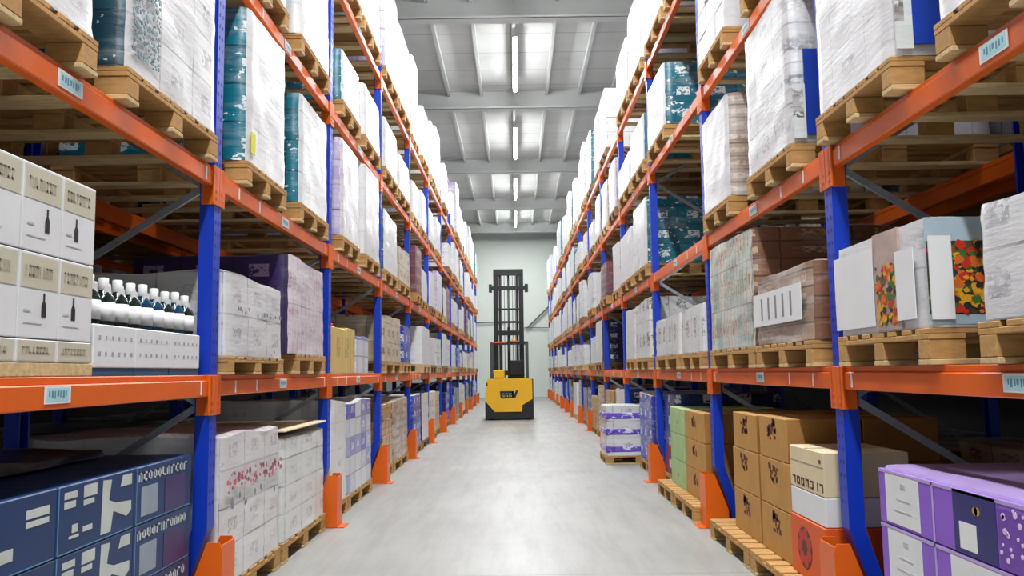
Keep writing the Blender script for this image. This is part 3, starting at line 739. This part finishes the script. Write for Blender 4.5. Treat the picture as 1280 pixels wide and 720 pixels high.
for row in range(4):
    for c in range(9):
        y = 3.33+c*.122
        gl = 'teal' if c in (4, 5, 7) else 'dark'
        lab = '%s glass bottle with white label, %s row, %s from the white cartons' % (gl, ['front','second','third','back'][row], ORD[c])
        if gl not in protos:
            protos[gl] = make_bottle(MGLASS2 if gl == 'teal' else MGLASS, lab); r = protos[gl]
        else:
            r = protos[gl].copy(); C.objects.link(r)
            for ch in protos[gl].children:
                k = ch.copy(); C.objects.link(k); k.parent = r
        r['label'] = lab; r.location = (xf-.065-row*.11, y, 1.519)
        r.scale = (1.25, 1.25, 1+.05*random.random())
# yellow cartons and blue-white cartons, left first shelf, third bay
for c, (a_, b_, zt_, mt) in enumerate([(7.42,7.78,1.74,MYEL),(7.79,8.16,1.74,MYEL),(8.17,8.58,1.76,MYEL),(8.66,8.98,1.70,MWB),(8.99,9.36,1.71,MWB)]):
    carton('goods_carton', ('tall yellow carton' if c < 3 else 'white and blue carton') + ', %s in the third left bay, first shelf' % ORD[c], -1, xf, a_, b_, TIER[1]+.002, zt_, .7, [mt], 'cartons in the third left bay')
carton('red_box', 'flat red box lying on top of the nearest tall yellow cartons', -1, xf-.12, 7.46, 8.1, 1.742, 1.80, .4, [MRED], None, 'box', flap=False)
# navy cartons, left floor
pallet(xf-.6, 3.74, 0, 1.24, 'wooden pallet under the navy cartons, beside the post', True); pallet(xf-.6, 2.44, 0, 1.24, 'wooden pallet under the nearer navy cartons, left floor', True)
ncol = [1.85, 2.46, 3.08, 3.70, 4.34]; rnd = random.Random(12)
MNP = plain('pale_print', srgb(206,212,206), .5); MNP2 = plain('dark_violet_print', srgb(60,44,100), .4)
for r in range(3):
    for c in range(4):
        z0 = PH+r*.255; z1 = z0+.253
        for q in range(2):
            o = carton('navy_carton', 'navy printed carton, %s layer, %s, %s' % (['bottom','middle','top'][r], ['nearest the camera','third from the post','second from the post','beside the blue post'][c], ['front row','back row'][q]), -1, xf-.02-q*.56, ncol[c], ncol[c+1], z0, z1, .55, [MNAVC], 'navy printed cartons on the left floor')
            if q: continue
            mark(o, -1, .55, 'edge_line', [(-.30, -.295, .0, .25), (-.30, .30, .002, .006)], plain('light_blue_line', srgb(90,140,180), .4))
            if c == 3:
                mark(o, -1, .55, 'script_lettering', words_strip(-.28, .27, .185, .225, rnd, 11), MNP)
                mark(o, -1, .55, 'framed_print', [(-.25, -.08, .03, .16)], plain('grey_blue_print', srgb(150,164,180), .4)); mark(o, -1, .551, 'framed_print_shade', [(.0, .24, .01, .17)], MNP2)
            elif c == 2:
                mark(o, -1, .55, 'pale_emblem', [], MNP, polys=[[(.02,.02),(.10,.02),(.12,.10),(.24,.06),(.28,.08),(.28,.12),(.14,.13),(.08,.15),(.10,.23),(.03,.235)], [(.18,.19),(.28,.19),(.28,.235),(.2,.235)]])
                mark(o, -1, .55, 'small_print', [(-.26,-.17,.20,.225),(-.26,-.18,.165,.19),(-.12,-.02,.19,.235),(-.12,-.04,.16,.18),(-.22,-.15,.05,.06),(-.2,-.16,.07,.1),(-.12,-.05,.06,.08)], MNP)
            else:
                mark(o, -1, .55, 'small_print', [(-.2,-.05,.15,.165),(-.2,-.08,.12,.14),(.12,.26,.17,.20),(.12,.26,.14,.16),(-.05,.05,.05,.09)], MNP)
fm = wrapped_mesh('plastic_sheet', 1.2, .7, .06, .06, 8, [plain('black_plastic', (.02,.02,.025), .3)]*3, .01, .05)
tag(link('plastic_sheet', fm, None, (xf-.75, 3.6, .916)), 'crumpled dark plastic sheet lying over the navy cartons', 'sheet')

# cream lid on the low milky load
f = MB(); f.box(-.60, .58, -.63, .63, 0, .012, 0, .003)
lid = tag(link('card_sheet', f.mesh('card_sheet', MCREAM), None, (-W_L-.56, 6.50, .905)), 'cream card sheet lying on the low milky load at left', 'sheet')

# tan cartons, right floor
for (a_, b_, who) in ((4.40, 5.52, 'nearer'), (5.56, 6.62, 'farther')):
    pallet(1.50+.6, (a_+b_)/2, 0, b_-a_, 'wooden pallet sticking out under the tan cartons, ' + who, True)
def crest(o, sd, dep, z, mat, s=1.0):
    rn = random.Random(int(z*1000)); P = []
    for q in range(16):
        a, b_ = rn.uniform(-.06, .05)*s, rn.uniform(-.035, .03)*s; P.append((a, a+rn.uniform(.012,.035)*s, z+b_, z+b_+rn.uniform(.01,.03)*s))
    return mark(o, sd, dep, 'printed_crest', P, mat)
stack = [('B', 5.0, 5.62, .144, .44, 'bottom'), ('B', 5.0, 5.62, .442, .735, 'middle'), ('B', 5.04, 5.60, .737, 1.0, 'top'),
         ('A', 5.66, 6.30, .144, .44, 'bottom'), ('A', 5.66, 6.30, .442, .735, 'middle'), ('A', 5.68, 6.26, .737, .99, 'top')]
for (k, a_, b_, z0, z1, lay) in stack:
    for q in range(2):
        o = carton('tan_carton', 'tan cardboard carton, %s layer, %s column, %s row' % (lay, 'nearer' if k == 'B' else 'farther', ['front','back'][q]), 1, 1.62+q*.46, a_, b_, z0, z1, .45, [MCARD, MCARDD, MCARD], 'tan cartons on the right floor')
        if not q: crest(o, 1, .45, (z1-z0)*.62, MBRINK, 1.5)
o = carton('orange_carton', 'orange carton with red and black flower print, bottom of the stack', 1, 1.60, 4.42, 4.97, .144, .47, .45, [MORC], None)
fl = []
for a in range(7):
    an = 2*math.pi*a/7; cy, cz = .05+.075*math.cos(an), .165+.075*math.sin(an)
    fl.append([(cy+.036*math.cos(2*math.pi*k/8), cz+.036*math.sin(2*math.pi*k/8)) for k in range(8)])
mark(o, 1, .45, 'flower_ring_print', [], MBRINK, .0012, [[(.05+.115*math.cos(2*math.pi*k/14), .165+.115*math.sin(2*math.pi*k/14)) for k in range(14)]])
mark(o, 1, .452, 'flower_print', [], MREDP, .0015, fl)
o = carton('white_carton', 'low white carton between the orange and cream cartons', 1, 1.61, 4.43, 4.97, .472, .625, .45, [MWCARD], None, flap=False)
o = carton('cream_carton', 'cream carton with dark lettering on top of the orange stack', 1, 1.61, 4.43, 4.97, .627, .86, .45, [MCREAM], None, flap=False)
mark(o, 1, .45, 'dark_lettering', words_strip(-.25, .25, .02, .065, random.Random(5), 7), MBRINK); mark(o, 1, .45, 'seam_line', [(-.265,.265,.15,.153)], MGINK); mark(o, 1, .45, 'small_mark', [(-.23,-.20,.17,.19)], MBRINK)
# green and tan cartons, next bay
for (a_, b_, who) in ((7.20, 8.15, 'nearer'), (8.2, 9.0, 'farther')):
    pallet(1.50+.6, (a_+b_)/2, 0, b_-a_, 'wooden pallet under the green and tan cartons, ' + who, True)
for r in range(3):
    z0 = .144+r*.26; lay = ['bottom','middle','top'][r]
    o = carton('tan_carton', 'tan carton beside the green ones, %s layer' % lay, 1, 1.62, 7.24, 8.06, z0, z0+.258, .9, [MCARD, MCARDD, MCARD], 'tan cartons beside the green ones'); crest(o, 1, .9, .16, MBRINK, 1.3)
    o = carton('green_carton', 'pale green carton, %s layer' % lay, 1, 1.62, 8.14, 8.82, z0, z0+.258, .9, [MGREENC], 'pale green cartons'); mark(o, 1, .9, 'small_mark', [(-.05,-.02,.1,.13)], MGINK)
# purple cartons, right floor
pallet(1.52+.6, 3.12, 0, 1.26, 'wooden pallet under the purple cartons, beside the post', True); pallet(1.52+.6, 2.02, 0, .88, 'wooden pallet under the nearer purple cartons', True)
pc = [1.75, 2.50, 3.26, 3.74]
for r in range(3):
    z0 = .144+r*.245 if r < 2 else .634; z1 = (.144+(r+1)*.245-.002) if r < 2 else .865
    lay = ['bottom','middle','top'][r]
    for c in range(3):
        o = carton('purple_carton', 'purple and white carton, %s layer, %s' % (lay, ['nearest the camera','with navy panel','farthest, by the blue post'][c] if r == 2 else ['nearest the camera','middle column','farthest, by the blue post'][c]), 1, 1.60, pc[c], pc[c+1], z0, z1, .6, [MPUR], 'purple and white cartons on the right floor')
        h = z1-z0; w = pc[c+1]-pc[c]
        mark(o, 1, .6, 'pale_rim', [(-w/2+.003, w/2-.003, h-.016, h-.003), (-w/2+.002, -w/2+.012, .003, h-.003)], MPURL)
        if c == 2 or r < 2:
            wp = mark(o, 1, .6, 'white_panel', [(-w*.26, w*.36, .012, h-.014)], MWCARD)
            mark(wp, 1, .603, 'faint_print', [(-w*.1, w*.15, h*.5, h*.5+.004), (-.01, .03, h*.72, h*.8), (-w*.12, w*.2, h*.3, h*.3+.003)], plain('pale_grey_print', (.5,.5,.56), .6))
        if c == 1 and r == 2:
            nv = mark(o, 1, .6, 'navy_panel', [(-.04, .235, .004, h-.006)], MNAVC2)
            mark(nv, 1, .603, 'gold_emblem', [], MGOLD, .001, [[(.08+.025*math.cos(2*math.pi*k/10)*s_, .165+.016*math.sin(2*math.pi*k/10)) for k in range(10)] for s_ in (1, .4)])
            mark(nv, 1, .603, 'white_label', [(.085, .195, .02, .115)], MPAPER)
        if c == 0 and r == 2 or c == 1:
            pass
    # blossoms printed at the near end of the middle column
o = [x for x in bpy.data.objects if x.name.startswith('purple_carton') and 'navy panel' in x.get('label', '')][0]
ps = []; rn = random.Random(4)
for q in range(34):
    cy, cz = rn.uniform(-.36, -.06), rn.uniform(.02, .21); r_ = rn.uniform(.006, .012); ps.append([(cy+r_*math.cos(2*math.pi*k/7), cz+r_*math.sin(2*math.pi*k/7)) for k in range(7)])
mark(o, 1, .6, 'blossom_ground_print', [(-.375, -.05, .004, .2)], plain('mid_violet_print', srgb(110,60,170), .4), .001)
mark(o, 1, .602, 'blossom_print', [], plain('pale_lilac_print', srgb(226,206,240), .4), .0015, ps)
fm = wrapped_mesh('film_cover', 1.98, 1.15, .022, .06, 18, [MPURL]*3, .004, .010)
tag(link('film_cover', fm, None, (1.60+.59, 2.75, .864)), 'pale purple film lying over the purple cartons', 'film')
for c in range(3):
    z1 = .864
    o = carton('purple_carton', 'purple carton of the back row, %s' % ['nearest the camera','middle','farthest'][c], 1, 2.21, pc[c], pc[c+1], .144, z1, .55, [MPUR], 'purple cartons of the back row')

# ------------------------------------------------------------------ forklift
def forklift():
    r = empty('forklift', (-.18, 22.75, 0), 'yellow and black forklift with a tall black mast, standing at the aisle end', 'forklift')
    mb = MB()
    mb.prism([(-.66,.52),(-.40,.22),(.34,.22),(.36,.40),(.63,.56),(.63,1.08),(.60,1.12),(-.56,1.12),(-.64,1.02)], 0, .55); link('counterweight', mb.mesh('counterweight', MYFORK), r)
    mb = MB(); mb.prism([(-.66,.03),(.66,.03),(.66,.54),(.36,.38),(.34,.2),(-.40,.2),(-.66,.5)], .02, 1.3); mb.box(-.62, .62, .5, 1.5, .2, .8, 0, .03); mb.box(.632, .66, .02, 1.3, .5, 1.1, 0)
    link('chassis', mb.mesh('chassis', MBLK), r)
    mb = MB(); mb.box(-.45, -.12, .12, .5, 1.12, 1.36, 0, .03); link('engine_hood', mb.mesh('engine_hood', MYFORK), r)
    mb = MB(); mb.box(-.02, .42, .35, .85, 1.12, 1.25, 0, .04); mb.box(0, .4, .3, .4, 1.2, 1.62, 0, .04); link('seat', mb.mesh('seat', MRUB), r)
    for x in (-.52, .5):
        for y in (.28, 1.5):
            mb = MB(); mb.lathe([(.08,-.09),(.2,-.085),(.225,-.06),(.225,.06),(.2,.085),(.08,.09)], cx=0, cy=y, cz=.225, n=20, axis='x'); w = link('wheel', mb.mesh('wheel', MRUB), r, (x, 0, 0))
            mb = MB(); mb.lathe([(.1,-.095),(.1,.095)], cx=0, cy=y, cz=.225, n=12, axis='x'); link('wheel_hub', mb.mesh('wheel_hub', MYFORK), w)
    mb = MB()
    for x in (-.47, .50):
        mb.bar((x, .15, 1.1), (x, .3, 2.1), .09, .09); mb.bar((x, 1.35, 1.0), (x, 1.2, 2.1), .06, .06)
        mb.box(x-.035, x+.035, .3, 1.25, 2.08, 2.14)
    mb.box(-.5, .53, .26, .34, 2.08, 2.14); mb.box(-.5, .53, 1.18, 1.26, 2.08, 2.14)
    for q in range(7): mb.box(-.44+q*.15, -.41+q*.15, .3, 1.2, 2.1, 2.13)
    link('overhead_guard', mb.mesh('overhead_guard', MBLK), r)
    mb = MB(); mb.box(-.46, -.05, .24, .262, 2.1, 2.14); mb.box(.05, .3, .24, .262, 2.12, 2.16); og = link('orange_trim', mb.mesh('orange_trim', MORC), r); og['label'] = 'orange strip on the overhead guard'
    mb = MB(); mb.lathe([(.04,0),(.045,.02),(.03,.09)], cx=.12, cy=.5, cz=2.14, n=12); link('beacon', mb.mesh('beacon', plain('amber_lens', srgb(240,150,20), .2)), r)
    for s_, x in ((1,-.37), (1,.37)):
        mb = MB(); mb.box(x-.07, x+.07, 1.42, 1.56, .12, 4.28); link('mast_rail', mb.mesh('mast_rail', MBLK), r)
        mb = MB(); mb.box(x*.68-.035, x*.68+.035, 1.50, 1.62, .12, 4.22); link('inner_mast_rail', mb.mesh('inner_mast_rail', MBLK), r)
    mb = MB(); mb.box(-.44, .44, 1.40, 1.52, 4.12, 4.30); link('mast_crossbar', mb.mesh('mast_crossbar', MBLK), r)
    mb = MB(); mb.box(-.52, .54, 1.38, 1.5, 3.70, 3.80); mb.box(-.57, -.48, 1.36, 1.5, 3.62, 3.86, 0, .01); mb.box(.48, .58, 1.36, 1.5, 3.62, 3.86, 0, .01)
    link('mast_crossbar', mb.mesh('mast_crossbar', MBLK), r)
    for za, zb_ in ((3.10,3.15),(2.72,2.78),(2.36,2.50),(1.2,1.34)):
        mb = MB(); mb.box(-.4, .4, 1.4, 1.49, za, zb_); link('mast_crossbar', mb.mesh('mast_crossbar', MBLK), r)
    mb = MB(); mb.lathe([(.045,.3),(.045,2.6),(.03,2.6),(.03,4.2)], cx=0, cy=1.5, n=12); link('lift_cylinder', mb.mesh('lift_cylinder', MBLK), r)
    for x in (-.12, .12, -.2, .2):
        mb = MB(); mb.box(x-.012, x+.012, 1.45, 1.47, .6, 4.1); link('lift_chain', mb.mesh('lift_chain', MCHAIN), r)
    mb = MB(); mb.box(-.48, .48, 1.62, 1.70, .1, .5); mb.box(-.48, .48, 1.62, 1.66, 1.0, 1.06)
    for q in range(7): mb.box(-.45+q*.145, -.42+q*.145, 1.62, 1.66, .5, 1.05)
    link('load_backrest', mb.mesh('load_backrest', MBLK), r)
    for x in (-.25, .25):
        mb = MB(); mb.box(x-.06, x+.06, 1.70, 1.74, .04, .6); mb.box(x-.06, x+.06, 1.70, 2.8, .02, .06); link('fork', mb.mesh('fork', MBLK), r)
    # the blocky dark badge on the counterweight, with a slanting stroke at its right
    mb = MB()
    mb.prism([(-.24,.60),(-.255,.78),(.10,.78),(.12,.60),(-.20,.58)], -.006, 0, 0); mb.prism([(.10,.60),(.17,.60),(.25,.80),(.19,.80),(.135,.69),(.12,.78),(.05,.78)], -.006, 0, 0)
    bd = link('badge', mb.mesh('badge', MBLK), r)
    mb = MB()
    for q, x in enumerate((-.20, -.10, 0.0)):
        mb.box(x, x+.018, -.009, -.006, .62, .72); mb.box(x, x+.065, -.009, -.006, .70, .72); mb.box(x+.045, x+.065, -.009, -.006, .62, .67)
    link('badge_lettering', mb.mesh('badge_lettering', plain('badge_grey', srgb(190,180,170), .4)), bd)
    mb = MB(); mb.box(-.625, -.585, -.006, .01, .93, 1.01); link('tail_lamp', mb.mesh('tail_lamp', plain('red_lens', srgb(130,30,20), .2)), r)
forklift()

# ------------------------------------------------------------------ clean up helper keys, world, camera
for o in bpy.data.objects:
    for k in ('_h', '_w'):
        if k in o: del o[k]
wd = bpy.data.worlds.new('hall_air'); bpy.context.scene.world = wd; wd.use_nodes = True
wd.node_tree.nodes['Background'].inputs[0].default_value = (.8,.85,.9,1); wd.node_tree.nodes['Background'].inputs[1].default_value = .01
cam = bpy.data.cameras.new('camera'); co = bpy.data.objects.new('camera', cam); C.objects.link(co)
cam.sensor_width = 36; cam.lens = 36*1035.56/1280; cam.clip_start = .05; cam.clip_end = 200
co.matrix_world = Matrix.Translation((0, 0, 1.307)) @ Matrix.Rotation(.0029, 4, 'Z') @ Matrix.Rotation(math.pi/2+.1006, 4, 'X') @ Matrix.Rotation(-.0135, 4, 'Z')
sc = bpy.context.scene; sc.camera = co
sc.view_settings.view_transform = 'Standard'; sc.view_settings.look = 'None'; sc.view_settings.gamma = 1; sc.view_settings.use_curve_mapping = False
sc.view_settings.exposure = 0.65
sc.cycles.use_denoising = True; sc.cycles.max_bounces = 6; sc.cycles.diffuse_bounces = 2; sc.cycles.glossy_bounces = 3; sc.cycles.sample_clamp_indirect = 6
